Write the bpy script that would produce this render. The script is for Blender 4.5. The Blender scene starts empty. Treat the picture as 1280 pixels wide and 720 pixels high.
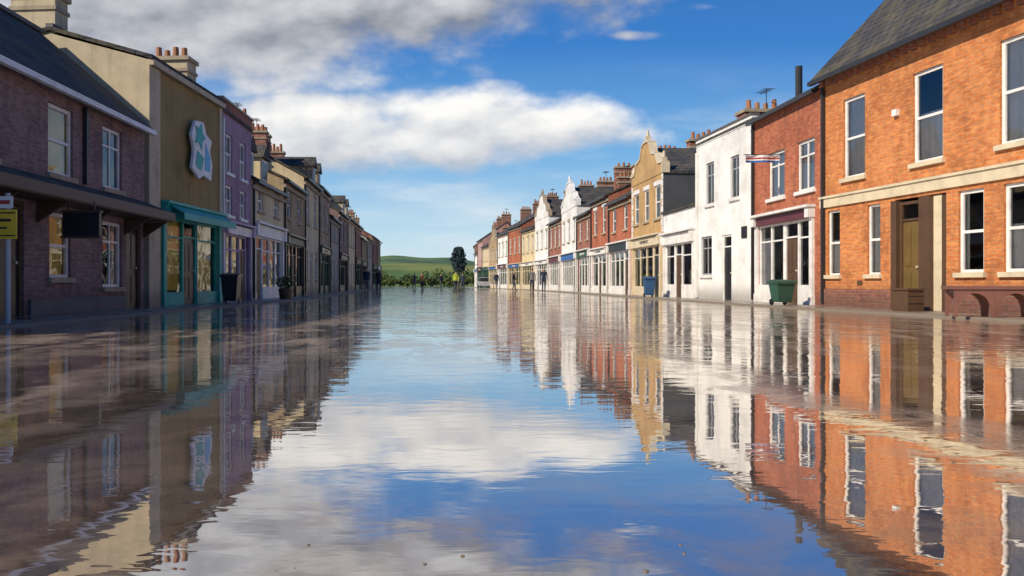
import bpy, math, random
from mathutils import Vector, Matrix
R = random.Random(7)
sc = bpy.context.scene

# ------------------------------------------------------------------ helpers
def new_mat(name):
    m = bpy.data.materials.new(name); m.use_nodes = True
    nt = m.node_tree
    b = nt.nodes["Principled BSDF"]
    return m, nt, b
def N(nt, typ, **kw):
    n = nt.nodes.new(typ)
    for k, v in kw.items():
        if k in n.inputs: 
            n.inputs[k].default_value = v
        else: setattr(n, k, v)
    return n
def L(nt, a, b): nt.links.new(a, b)
def Mth(nt, op, a, b=None, c=None, clamp=False):
    n = nt.nodes.new('ShaderNodeMath'); n.operation = op; n.use_clamp = clamp
    for i, v in enumerate((a, b, c)):
        if v is None: continue
        if isinstance(v, (int, float)): n.inputs[i].default_value = v
        else: nt.links.new(v, n.inputs[i])
    return n.outputs[0]
def SS(nt, v, lo, hi):
    n = nt.nodes.new('ShaderNodeMapRange'); n.interpolation_type = 'SMOOTHSTEP'
    nt.links.new(v, n.inputs[0]); n.inputs[1].default_value = lo; n.inputs[2].default_value = hi
    return n.outputs[0]
def MixC(nt, fac, a, b, blend='MIX'):
    n = nt.nodes.new('ShaderNodeMix'); n.data_type = 'RGBA'; n.blend_type = blend
    if isinstance(fac, (int, float)): n.inputs[0].default_value = fac
    else: nt.links.new(fac, n.inputs[0])
    for i, v in ((6, a), (7, b)):
        if isinstance(v, tuple): n.inputs[i].default_value = (*v[:3], 1)
        else: nt.links.new(v, n.inputs[i])
    return n.outputs[2]
def uvmap(nt, sx=1, sy=1):
    t = nt.nodes.new('ShaderNodeTexCoord'); mp = nt.nodes.new('ShaderNodeMapping')
    mp.inputs['Scale'].default_value = (sx, sy, 1)
    L(nt, t.outputs['UV'], mp.inputs[0]); return mp.outputs[0]
def noise(nt, vec, scale, detail=5, rough=.55, dist=0):
    n = nt.nodes.new('ShaderNodeTexNoise'); n.inputs['Scale'].default_value = scale
    n.inputs['Detail'].default_value = min(detail, 6); n.inputs['Roughness'].default_value = rough
    n.inputs['Distortion'].default_value = dist
    if vec is not None: L(nt, vec, n.inputs['Vector'])
    return n.outputs[0]
def bump(nt, h, strength, dist, b):
    n = nt.nodes.new('ShaderNodeBump'); n.inputs['Strength'].default_value = strength
    n.inputs['Distance'].default_value = dist
    L(nt, h, n.inputs['Height']); L(nt, n.outputs[0], b.inputs['Normal'])
_c = {}
def brick(name, c1, c2, mortar=(.3,.27,.24), dirt=.4):
    if name in _c: return _c[name]
    m, nt, b = new_mat(name)
    uv = uvmap(nt)
    br = nt.nodes.new('ShaderNodeTexBrick'); L(nt, uv, br.inputs['Vector'])
    br.inputs['Color1'].default_value = (*c1,1); br.inputs['Color2'].default_value = (*c2,1)
    br.inputs['Mortar'].default_value = (*mortar,1); br.inputs['Scale'].default_value = 1
    br.inputs['Mortar Size'].default_value = .009; br.inputs['Mortar Smooth'].default_value = .3
    br.inputs['Brick Width'].default_value = .225; br.inputs['Row Height'].default_value = .078
    br.inputs['Bias'].default_value = -.1
    n1 = noise(nt, uv, .9, 5, .68); n2 = noise(nt, uvmap(nt, 3, .5), 1.5, 4)
    n3 = noise(nt, uvmap(nt, 1, 2.5), 5, 3, .7)
    c = MixC(nt, SS(nt, n1, .40, .66), br.outputs[0], tuple(x*.4 for x in c1), 'MIX')
    c = MixC(nt, .55, br.outputs[0], c)
    c = MixC(nt, Mth(nt,'MULTIPLY',SS(nt, n2, .45, .75),dirt), c, (.06,.045,.04))
    c = MixC(nt, Mth(nt,'MULTIPLY',SS(nt, n3, .48, .68),.35), c, tuple(min(1,x*1.6) for x in c2))
    c = MixC(nt, Mth(nt,'MULTIPLY',SS(nt, n3, .46, .32),.4), c, tuple(x*.45 for x in c1))
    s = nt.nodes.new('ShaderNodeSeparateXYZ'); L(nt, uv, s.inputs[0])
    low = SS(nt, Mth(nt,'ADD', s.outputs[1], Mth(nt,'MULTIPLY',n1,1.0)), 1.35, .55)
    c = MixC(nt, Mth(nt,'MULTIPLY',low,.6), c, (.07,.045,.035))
    L(nt, c, b.inputs['Base Color']); b.inputs['Roughness'].default_value = .85
    bump(nt, Mth(nt,'SUBTRACT',1,br.outputs[1]), .7, .012, b)
    _c[name] = m; return m
def stucco(name, col, dirt=.4, rough=.8):
    if name in _c: return _c[name]
    m, nt, b = new_mat(name); uv = uvmap(nt)
    n1 = noise(nt, uv, .8, 5, .68); n2 = noise(nt, uvmap(nt, 4, .35), 1.2, 5, .6); n3 = noise(nt, uv, 30, 2)
    c = MixC(nt, SS(nt, n1, .4, .7), tuple(col), tuple(x*.72 for x in col))
    c = MixC(nt, Mth(nt,'MULTIPLY',SS(nt, n2, .48, .75),dirt), c, tuple(x*.3 for x in col))
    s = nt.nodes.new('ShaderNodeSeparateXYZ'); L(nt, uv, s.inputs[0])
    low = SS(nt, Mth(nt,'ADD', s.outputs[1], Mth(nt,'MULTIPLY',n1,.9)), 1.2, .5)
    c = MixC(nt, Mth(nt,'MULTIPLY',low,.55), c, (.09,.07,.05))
    L(nt, c, b.inputs['Base Color']); b.inputs['Roughness'].default_value = rough
    bump(nt, n3, .4, .015, b)
    _c[name] = m; return m
def paint(name, col, rough=.45, var=.25):
    if name in _c: return _c[name]
    m, nt, b = new_mat(name)
    t = nt.nodes.new('ShaderNodeTexCoord'); n1 = noise(nt, t.outputs['Object'], 2.5, 4, .65)
    c = MixC(nt, SS(nt, n1, .35, .75), tuple(col), tuple(x*(1-var) for x in col))
    L(nt, c, b.inputs['Base Color']); b.inputs['Roughness'].default_value = rough
    _c[name] = m; return m
def slate(name='roof_slate', c1=(.05,.05,.054), c2=(.085,.082,.085)):
    if name in _c: return _c[name]
    m, nt, b = new_mat(name); uv = uvmap(nt)
    br = nt.nodes.new('ShaderNodeTexBrick'); L(nt, uv, br.inputs['Vector'])
    br.inputs['Color1'].default_value = (*c1,1); br.inputs['Color2'].default_value = (*c2,1)
    br.inputs['Mortar'].default_value = (.018,.018,.02,1); br.inputs['Scale'].default_value = 1
    br.inputs['Mortar Size'].default_value = .016; br.inputs['Brick Width'].default_value = .3
    br.inputs['Row Height'].default_value = .24
    n1 = noise(nt, uv, 1.3, 5, .65)
    c = MixC(nt, Mth(nt,'MULTIPLY',SS(nt, n1, .42, .66),.65), br.outputs[0], (.13,.11,.06))
    L(nt, c, b.inputs['Base Color']); b.inputs['Roughness'].default_value = .85
    b.inputs['Specular IOR Level'].default_value = .2
    bump(nt, Mth(nt,'SUBTRACT',1,br.outputs[1]), .8, .02, b)
    _c[name] = m; return m
def glass():
    if 'glass' in _c: return _c['glass']
    m, nt, b = new_mat('window_glass'); out = nt.nodes['Material Output']
    g = N(nt,'ShaderNodeBsdfGlossy'); g.inputs['Roughness'].default_value = .02
    g.inputs['Color'].default_value = (.9,.92,.93,1)
    t = N(nt,'ShaderNodeBsdfTransparent'); t.inputs[0].default_value = (.97,.98,.97,1)
    f = N(nt,'ShaderNodeFresnel'); f.inputs[0].default_value = 1.5
    fac = Mth(nt,'ADD', Mth(nt,'MULTIPLY',f.outputs[0],1.0), .06, clamp=True)
    tc = nt.nodes.new('ShaderNodeTexCoord'); nn = noise(nt, tc.outputs['Object'], 1.7, 1)
    bp = nt.nodes.new('ShaderNodeBump'); bp.inputs['Strength'].default_value=.25; bp.inputs['Distance'].default_value=.02
    L(nt, nn, bp.inputs['Height']); L(nt, bp.outputs[0], g.inputs['Normal'])
    mx = N(nt,'ShaderNodeMixShader'); L(nt, fac, mx.inputs[0]); L(nt, t.outputs[0], mx.inputs[1]); L(nt, g.outputs[0], mx.inputs[2])
    L(nt, mx.outputs[0], out.inputs[0]); _c['glass'] = m; return m

WHITE = paint('white_paint', (.82,.8,.76)); CREAMP = paint('cream_paint', (.68,.58,.4))
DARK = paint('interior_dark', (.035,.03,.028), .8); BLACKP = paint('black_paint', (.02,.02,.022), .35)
CURT = paint('curtain_cloth', (.8,.78,.72), .9, .12); BLIND = paint('blind_cloth', (.68,.62,.48), .9)
IRON = paint('cast_iron', (.03,.03,.032), .4); BROWN = paint('brown_wood', (.1,.055,.03), .5)
POT = paint('terracotta_pot', (.36,.16,.08), .8); LEAD = paint('lead_grey', (.12,.115,.11), .7)
STONE = stucco('sandstone', (.42,.34,.23)); SLATE = slate()

class Bld:
    def __init__(s, name, p0, p1):
        s.name = name; p0 = Vector((*p0, 0)); p1 = Vector((*p1, 0))
        x = (p1-p0); s.W = x.length; x.normalize(); z = Vector((0,0,1)); y = z.cross(x)
        s.M = Matrix(((x.x,y.x,0,p0.x),(x.y,y.y,0,p0.y),(0,0,1,0),(0,0,0,1)))
        s.parts = {}
    def poly(s, part, mat, pts):
        v, f = s.parts.setdefault(part, ([], [], mat))[:2]
        i = len(v); v.extend(pts); f.append(tuple(range(i, i+len(pts))))
    def box(s, part, mat, x0, x1, y0, y1, z0, z1):
        c = [(x0,y0,z0),(x1,y0,z0),(x1,y1,z0),(x0,y1,z0),(x0,y0,z1),(x1,y0,z1),(x1,y1,z1),(x0,y1,z1)]
        v, f = s.parts.setdefault(part, ([], [], mat))[:2]
        i = len(v); v.extend(c)
        for q in ((0,3,2,1),(4,5,6,7),(0,1,5,4),(1,2,6,5),(2,3,7,6),(3,0,4,7)): f.append(tuple(i+k for k in q))
    def prism(s, part, mat, prof, a, b, axis='y'):
        def P(p, t): return (p[0], t, p[1]) if axis == 'y' else (t, p[0], p[1])
        s.poly(part, mat, [P(p, a) for p in prof]); s.poly(part, mat, [P(p, b) for p in reversed(prof)])
        n = len(prof)
        for i in range(n):
            p, q = prof[i], prof[(i+1) % n]
            s.poly(part, mat, [P(p,b), P(q,b), P(q,a), P(p,a)])
    def cyl(s, part, mat, x, y, z0, z1, r0, r1, n=10):
        for i in range(n):
            a, b = 2*math.pi*i/n, 2*math.pi*(i+1)/n
            s.poly(part, mat, [(x+r0*math.cos(a),y+r0*math.sin(a),z0),(x+r0*math.cos(b),y+r0*math.sin(b),z0),
                (x+r1*math.cos(b),y+r1*math.sin(b),z1),(x+r1*math.cos(a),y+r1*math.sin(a),z1)])
        s.poly(part, mat, [(x+r1*math.cos(2*math.pi*i/n),y+r1*math.sin(2*math.pi*i/n),z1) for i in range(n)])
    def finish(s):
        e = bpy.data.objects.new(s.name, None); sc.collection.objects.link(e)
        e.matrix_world = s.M
        for k, (v, f, mat) in s.parts.items():
            me = bpy.data.meshes.new(k); me.from_pydata(v, [], f); me.update()
            uv = me.uv_layers.new(name='UVMap')
            for p in me.polygons:
                n = p.normal; ax, ay, az = abs(n.x), abs(n.y), abs(n.z)
                for li in p.loop_indices:
                    co = me.vertices[me.loops[li].vertex_index].co
                    if az > .35 and az < .98:
                        uv.data[li].uv = (co.x, co.y*1.3) if ay > ax else (co.y, co.x*1.3)
                    elif az >= .98: uv.data[li].uv = (co.x, co.y)
                    elif ax > ay: uv.data[li].uv = (co.y, co.z)
                    else: uv.data[li].uv = (co.x, co.z)
            me.materials.append(mat)
            o = bpy.data.objects.new(k, me); sc.collection.objects.link(o); o.parent = e
        return e
    # ---- architecture
    def shell(s, H, D, front, side, holes, interior=DARK):
        W = s.W; g = .01
        xs = sorted({g, W-g} | {a for h in holes for a in (h[0], h[0]+h[2])})
        zs = sorted({-.3, H} | {a for h in holes for a in (h[1], h[1]+h[3])})
        for i in range(len(xs)-1):
            for j in range(len(zs)-1):
                cx, cz = (xs[i]+xs[i+1])/2, (zs[j]+zs[j+1])/2
                if any(h[0] < cx < h[0]+h[2] and h[1] < cz < h[1]+h[3] for h in holes): continue
                s.poly('front_wall', front, [(xs[i],0,zs[j]),(xs[i+1],0,zs[j]),(xs[i+1],0,zs[j+1]),(xs[i],0,zs[j+1])])
        r = .14
        for (x,z,w,h,*_) in holes:
            s.poly('front_wall', front, [(x,0,z),(x,0,z+h),(x,r,z+h),(x,r,z)])
            s.poly('front_wall', front, [(x+w,0,z+h),(x+w,0,z),(x+w,r,z),(x+w,r,z+h)])
            s.poly('front_wall', front, [(x,0,z+h),(x+w,0,z+h),(x+w,r,z+h),(x,r,z+h)])
            s.poly('front_wall', front, [(x,r,z),(x+w,r,z),(x+w,0,z),(x,0,z)])
        for x in (g, W-g):
            s.poly('side_walls', side, [(x,0,-.3),(x,D,-.3),(x,D,H),(x,0,H)])
        s.poly('side_walls', side, [(g,D,-.3),(W-g,D,-.3),(W-g,D,H),(g,D,H)])
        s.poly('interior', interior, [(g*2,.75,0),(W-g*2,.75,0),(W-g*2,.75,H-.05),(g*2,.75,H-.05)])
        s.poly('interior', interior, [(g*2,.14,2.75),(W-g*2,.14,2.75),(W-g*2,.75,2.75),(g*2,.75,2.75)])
    def roof(s, H, D, rise, side, over=.22, ridge=None, mat=SLATE, t=.09):
        W = s.W; ry = ridge or D/2; v = .04
        for x in (.01, W-.01): s.poly('side_walls', side, [(x,0,H),(x,D,H),(x,ry,H+rise-.03)])
        k = rise/ry; zf = H-over*k
        s.prism('roof', mat, [(-over,zf+t*.4),(ry,H+rise+t*.4),(ry,H+rise+t*1.6),(-over,zf+t*1.6)], -v, W+v, 'x')
        kb = rise/(D-ry)
        s.prism('roof', mat, [(ry+.002,H+rise+t*.4),(D+over,H-over*kb+t*.4),(D+over,H-over*kb+t*1.6),(ry+.002,H+rise+t*1.6)], -v, W+v, 'x')
        s.box('ridge_tiles', LEAD, -v-.01, W+v+.01, ry-.1, ry+.1, H+rise+t*1.3, H+rise+t*2.4)
    def gutter(s, H, over=.2, mat=IRON, k=0.8):
        z = H-over*k
        s.box('gutter', mat, 0, s.W, -over-.12, -over-.005, z-.04, z+.07)
        s.box('gutter', mat, .12, .2, -.1, -.02, .1, H-.1)
    def aerial(s, x, y, z):
        s.cyl('tv_aerial', IRON, x, y, z, z+1.3, .018, .015, 6)
        s.box('tv_aerial', IRON, x-.5, x+.35, y-.012, y+.012, z+1.2, z+1.225)
        for i in range(6): s.box('tv_aerial', IRON, x-.47+.15*i, x-.455+.15*i, y-.22, y+.22, z+1.226, z+1.24)
    def chimney(s, x, y, w, d, z0, z1, mat, pots=3, aerial=False):
        s.box('chimney', mat, x-w/2, x+w/2, y-d/2, y+d/2, z0, z1)
        s.box('chimney_cap', STONE, x-w/2-.07, x+w/2+.07, y-d/2-.07, y+d/2+.07, z1+.001, z1+.12)
        s.box('chimney_cap', STONE, x-w/2-.04, x+w/2+.04, y-d/2-.04, y+d/2+.04, z1-.35, z1-.25)
        for i in range(pots):
            o = (i-(pots-1)/2)*(max(w,d)/max(pots,1))*.85
            px, py = (x+o, y) if w > d else (x, y+o)
            s.cyl('chimney_pots', POT, px, py, z1+.12, z1+.4+R.random()*.25, .11, .085, 9)
        if aerial: s.aerial(x+w/2+.02, y, z1-.4)
    def window(s, x, z, w, h, fr=WHITE, kind='sash', dress='auto', sill=STONE, lintel=None):
        t = .075 if w > .6 else .055; a, b = .055, .12
        fn = 'window_frames'
        s.box(fn, fr, x, x+t, a, b, z, z+h); s.box(fn, fr, x+w-t, x+w, a, b, z, z+h)
        s.box(fn, fr, x+t, x+w-t, a, b, z, z+t); s.box(fn, fr, x+t, x+w-t, a, b, z+h-t, z+h)
        if kind in ('sash', 'bars'):
            s.box(fn, fr, x+t, x+w-t, a+.005, b-.005, z+h*.5-.03, z+h*.5+.03)
        if kind in ('casement', 'bars'):
            s.box(fn, fr, x+w/2-.025, x+w/2+.025, a+.01, b-.01, z+t, z+h-t)
        if kind == 'casement':
            s.box(fn, fr, x+t, x+w-t, a+.008, b-.008, z+h*.7-.025, z+h*.7+.025)
        s.poly('window_glass', glass(), [(x+t,.09,z+t),(x+w-t,.09,z+t),(x+w-t,.09,z+h-t),(x+t,.09,z+h-t)])
        if dress == 'auto': dress = R.choice(['curtains','blind','curtains','none','net'])
        if dress == 'curtains':
            cw = w*(.18+.12*R.random())
            for sx, ex in ((x+.02, x+cw), (x+w-cw, x+w-.02)):
                n = 6
                for i in range(n):
                    u0, u1 = sx+(ex-sx)*i/n, sx+(ex-sx)*(i+1)/n
                    s.poly('curtains', CURT, [(u0,.15+.03*(i%2),z),(u1,.15+.03*((i+1)%2),z),(u1,.15+.03*((i+1)%2),z+h),(u0,.15+.03*(i%2),z+h)])
        elif dress == 'blind':
            k = .25+.35*R.random()
            s.poly('blinds', BLIND, [(x,.15,z+h*(1-k)),(x+w,.15,z+h*(1-k)),(x+w,.15,z+h),(x,.15,z+h)])
        elif dress in ('net', 'full'):
            k = .55 if dress == 'net' else 1; n = 10
            for i in range(n):
                u0, u1 = x+w*i/n, x+w*(i+1)/n; y0, y1 = .15+.02*(i%2), .15+.02*((i+1)%2)
                s.poly('curtains', CURT, [(u0,y0,z),(u1,y1,z),(u1,y1,z+h*k),(u0,y0,z+h*k)])
        elif dress == 'yellow':
            s.poly('yellow_blind', LTY, [(x,.15,z),(x+w,.15,z),(x+w,.15,z+h),(x,.15,z+h)])
        if sill: s.box('sills', sill, x-.07, x+w+.07, -.08, .05, z-.09, z+.012)
        if lintel: s.box('lintels', lintel, x-.12, x+w+.12, -.012, .03, z+h-.004, z+h+.2)
    def door(s, x, w, h, mat=BROWN, fr=WHITE, transom=.4, z0=.02):
        s.box('door_frame', fr, x, x+.07, .04, .13, z0, h); s.box('door_frame', fr, x+w-.07, x+w, .04, .13, z0, h)
        s.box('door_frame', fr, x+.07, x+w-.07, .04, .13, h-.07, h)
        d = h-transom
        s.box('door_frame', fr, x+.07, x+w-.07, .045, .125, d-.05, d)
        s.box('door', mat, x+.07, x+w-.07, .08, .12, z0, d-.05)
        pw = (w-.14)
        for (u0,u1) in ((.12,.45),(.55,.88)):
            for (v0,v1) in ((.08,.42),(.5,.93)):
                s.box('door_panels', mat, x+.07+pw*u0, x+.07+pw*u1, .065, .079, z0+(d-.1)*v0, z0+(d-.1)*v1)
        s.box('door_knob', CREAMP, x+w-.2, x+w-.15, .03, .079, 1.0, 1.05)
        s.poly('window_glass', glass(), [(x+.07,.09,d),(x+w-.07,.09,d),(x+w-.07,.09,h-.07),(x+.07,.09,h-.07)])
        s.box('door_step', STONE, x-.1, x+w+.1, -.25, .04, -.1, z0)
    def shop(s, x0, x1, zt, col, fascia, door_at=.7, dw=.95, stall=.5, fh=.42, n=2, letters=True):
        xd = x0+(x1-x0-dw)*door_at
        segs = []
        if xd-x0 > .5: segs.append((x0, xd))
        if x1-(xd+dw) > .5: segs.append((xd+dw, x1))
        for a, b in segs:
            s.box('shop_stallriser', col, a, b, .0, .12, .0, stall)
            k = max(1, round((b-a)/1.1))
            for i in range(k+1):
                u = a+(b-a)*i/k; u = min(max(u, a+.035), b-.035)
                s.box('shop_frame', col, u-.035, u+.035, .02, .11, stall, zt-.06)
            s.box('shop_frame', col, a, b, .015, .115, zt-.06, zt)
            s.box('shop_frame', col, a+.07, b-.07, .03, .1, zt-.55, zt-.5)
            s.poly('window_glass', glass(), [(a,.07,stall),(b,.07,stall),(b,.07,zt-.06),(a,.07,zt-.06)])
            s.box('shop_display', BROWN, a+.05, b-.05, .2, .6, stall-.02, stall+.04)
            u = a+.15
            while u < b-.35:
                ww = .12+.25*R.random(); hh = .15+.6*R.random()
                s.box('display_goods_%d' % R.randint(0,2), R.choice([CREAMP, BROWN, WHITE]) , u, u+ww, .3, .45, stall+.045, stall+.04+hh); u += ww+.1+.3*R.random()
        s.door(xd, dw, zt, mat=R.choice([BROWN, BLACKP]), fr=col, transom=.45)
        for x in (x0-.2, x1):
            s.box('shop_pilasters', col, x+.01, x+.19, -.08, -.002, .0, zt)
            s.box('shop_pilasters', col, x-.01, x+.21, -.1, -.002, .0, .3)
            s.box('shop_corbels', col, x-.015, x+.215, -.2, -.002, zt+.001, zt+fh+.03)
        s.box('shop_fascia', fascia, x0-.18+.2-.015, x1+.015-.0, -.12, -.002, zt+.002, zt+fh)
        s.box('shop_cornice', col, x0-.25, x1+.25, -.26, -.002, zt+fh+.035, zt+fh+.11)
        if letters:
            lc = WHITE if fascia not in (WHITE, CREAMP) else BLACKP
            u = (x0+x1)/2-.8
            while u < (x0+x1)/2+.8:
                ww = .08+.05*R.random(); za, zb = zt+fh*.35, zt+fh*.68
                s.box('shop_letters', lc, u, u+ww*.3, -.135, -.121, za, zb)
                s.box('shop_letters', lc, u+ww*.3, u+ww, -.135, -.121, za if R.random()<.5 else zb-.03, za+.03 if R.random()<.3 else zb)
                u += ww+.05+(.1 if R.random()<.15 else 0)
    def quoins(s, H, mat, z0=.1, ends=(0,1)):
        z = z0; i = 0
        while z < H-.3:
            w = .32 if i % 2 else .2
            if 0 in ends: s.box('quoins', mat, .0, w, -.02, -.001, z, z+.27)
            if 1 in ends: s.box('quoins', mat, s.W-w, s.W, -.02, -.001, z, z+.27)
            z += .3; i += 1

# ------------------------------------------------------------------ materials
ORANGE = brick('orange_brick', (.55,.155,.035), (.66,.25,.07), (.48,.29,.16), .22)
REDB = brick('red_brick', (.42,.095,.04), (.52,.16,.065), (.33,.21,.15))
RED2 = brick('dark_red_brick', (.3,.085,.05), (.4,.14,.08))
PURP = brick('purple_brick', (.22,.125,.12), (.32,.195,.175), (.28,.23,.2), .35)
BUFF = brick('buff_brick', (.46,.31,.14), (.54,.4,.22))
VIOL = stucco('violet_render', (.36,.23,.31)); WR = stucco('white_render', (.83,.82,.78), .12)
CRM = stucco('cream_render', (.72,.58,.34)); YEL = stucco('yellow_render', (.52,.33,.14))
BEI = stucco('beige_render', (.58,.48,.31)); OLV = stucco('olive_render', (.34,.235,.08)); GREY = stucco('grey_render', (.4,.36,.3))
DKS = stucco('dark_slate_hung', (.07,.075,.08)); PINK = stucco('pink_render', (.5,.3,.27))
TEAL = paint('teal_paint', (.02,.4,.33)); BLUEP = paint('blue_paint', (.03,.13,.4)); GRNP = paint('green_paint', (.03,.09,.06))
REDP = paint('red_paint', (.4,.05,.04)); YELP = paint('yellow_paint', (.8,.55,.03)); MAROON = paint('maroon_paint', (.12,.03,.04))
LTY = paint('pale_yellow_blind', (.8,.68,.16))

# ------------------------------------------------------------------ RIGHT ROW
yf = 22.0
b = Bld('brick_house', (10.27, 22.0), (11.75, 8.8)); H = 6.4
hs = lambda a, bb: (yf-a, a-bb)
up = [(21.0,20.1),(18.35,17.4),(15.85,14.9),(12.9,12.0),(10.6,9.7)]
lo = [(21.7,21.15),(20.0,19.5),(16.95,16.25),(15.75,14.95),(12.9,12.0),(10.6,9.7)]
holes = []
for a, c in up: x, w = hs(a, c); holes.append((x, 3.37, w, 2.08))
for a, c in lo: x, w = hs(a, c); holes.append((x, .86, w, 1.74))
x, w = hs(18.95, 17.3); dx, dw = x, w; holes.append((x, 0, w, 2.62))
b.shell(H, 8, ORANGE, ORANGE, holes); b.roof(H, 8, 4.2, ORANGE, .3); b.gutter(H, .3, k=1.05)
for i, (a, c) in enumerate(up): x, w = hs(a, c); b.window(x, 3.37, w, 2.08, dress=['full','net','full','none','blind'][i], sill=CREAMP)
for i, (a, c) in enumerate(lo): x, w = hs(a, c); b.window(x, .86, w, 1.74, sill=STONE, dress=['net','full','curtains','net','net','net'][i])
b.box('string_course', CREAMP, 0, b.W, -.06, -.002, 2.7, 2.94)
b.box('string_course', CREAMP, 0, b.W, -.1, -.002, 2.942, 3.0)
b.box('plinth', RED2, 0, dx-.1, -.05, -.002, -.1, .5); b.box('plinth', RED2, dx+dw+.1, b.W, -.05, -.002, -.1, .5)
for i in range(int(b.W/.3)): b.box('eaves_corbels', RED2, i*.3+.08, i*.3+.2, -.12, -.002, H-.42, H-.22)
b.box('eaves_course', RED2, 0, b.W, -.14, -.002, H-.22, H-.12)
b.box('door_pilasters', BROWN, dx-.09, dx+.1, -.06, .13, .0, 2.6); b.box('door_pilasters', CREAMP, dx+.85, dx+1.2, -.05, .13, .0, 2.6)
b.door(dx+.1, .75, 2.55, mat=paint('ochre_door',(.16,.1,.03)), fr=BROWN); b.box('door_side_panel', CREAMP, dx+1.2, dx+1.45, .05, .12, 0, 2.6); b.box('door_side_panel_2', BROWN, dx+1.451, dx+dw, .05, .12, 0, 2.6)
b.box('alarm_box', WHITE, 3.05, 3.2, -.1, -.003, 4.6, 4.75); b.box('vent_grille', BROWN, 1.6, 1.8, -.012, -.003, .6, .72)
b.chimney(2.0, 4, 1.3, .7, 9.8, 12.3, ORANGE, 4); b.chimney(9, 4, 1.3, .7, 9.8, 12.3, ORANGE, 4)
b.finish()
b = Bld('red_brick_shop', (10.2, 26.8), (10.25, 22.02)); H = 6.0; f = lambda a: 26.8-a
ho = [(f(25.5),3.3,1.2,1.45),(f(23.45),3.3,1.1,1.45),(.55,0,3.7,2.5)]
b.shell(H, 7, REDB, REDB, ho); b.roof(H, 7, 1.7, REDB, .12); b.gutter(H, .12, k=.5)
for h in ho[:2]: b.window(*h[:4], kind='casement', dress='full', sill=WHITE)
b.shop(.55, 4.25, 2.5, WHITE, MAROON, .68, fh=.25, letters=False, stall=.6)
b.poly('shop_poster', WHITE, [(.62,.1,.62),(1.5,.1,.62),(1.5,.1,2.1),(.62,.1,2.1)])
b.chimney(1.1, 2.5, .5, .5, 6.3, 7.5, RED2, 1)
b.cyl('flue', IRON, .8, 1.2, 6.2, 7.7, .11, .11)
b.finish()
b = Bld('white_house', (9.9, 31.9), (10.2, 26.82)); H = 6.05; f = lambda a: 31.9-a
ho = [(f(30.9),3.65,.8,1.6),(f(28.6),3.65,.75,1.5),(f(31.4),.95,1.1,1.5),(f(29.35),.0,.85,2.4)]
b.shell(H, 6, WR, WR, ho); b.roof(H, 6, .5, WR, .02)
b.box('parapet', WR, .0, b.W, -.02, .2, H+.001, H+.25); b.box('parapet_coping', LEAD, -.02, b.W+.02, -.06, .25, H+.252, H+.32)
for h in ho[:3]: b.window(*h[:4], fr=paint('grey_paint',(.35,.35,.36)), kind='casement', dress='none', sill=WHITE)
b.door(f(29.35), .85, 2.4, mat=BLACKP); b.box('plaque', BLACKP, f(27.6), f(27.2), -.04, -.003, 2.2, 2.6)
b.box('downpipe', WHITE, .15, .23, -.1, -.02, .1, 5.8)
b.chimney(1.0, 2.2, .8, 1.6, 5.8, 7.2, RED2, 4, aerial=True)
b.finish()
b = Bld('white_shop', (9.8, 36.4), (9.9, 31.92)); H = 3.75
ho = [(.35,.0,3.8,2.35)]
b.shell(H, 6, WR, WR, ho); b.roof(H, 6, .9, WR, .1)
b.shop(.35, 4.15, 2.35, WHITE, WHITE, .45, stall=.6, letters=False)
b.finish()
def dutch(b, H, rise, mat, cop, D):
    W = b.W
    half = [(0.01,H),(0.01,H+.45),(W*.13,H+.5),(W*.2,H+rise*.5),(W*.33,H+rise*.58),(W*.38,H+rise*.85),(W*.44,H+rise*.92)]
    prof = half+[(W-x, z) for x, z in reversed(half)]
    b.prism('ornamental_gable', mat, prof, -.03, .22)
    for p, q in zip(prof[1:], prof[2:]):
        d = Vector((q[0]-p[0], q[1]-p[1]))
        if d.length < .01: continue
        d.normalize(); n = Vector((-d.y, d.x))*.09
        b.prism('gable_coping', cop, [p, q, (q[0]+n.x,q[1]+n.y), (p[0]+n.x,p[1]+n.y)], -.09, .28)
    for x, z in ((.13,H+.5),(W/2,H+rise*.98),(W-.13,H+.5)):
        b.box('finials', cop, x-.12, x+.12, -.05, .19, z, z+.2); b.cyl('finials', cop, x, .07, z+.2, z+.5, .1, .05, 8)
    k = rise*.75
    for a, c in (((-.05),W/2),((W+.05),W/2)):
        p = [(a,H-.05),(c,H+k),(c,H+k+.1),(a,H+.07)]
        b.prism('roof', SLATE, p if a < c else p[::-1], .2, D)
    b.poly('side_walls', mat, [(0.01,D,H),(W-.01,D,H),(W/2,D,H+k)])
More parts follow.
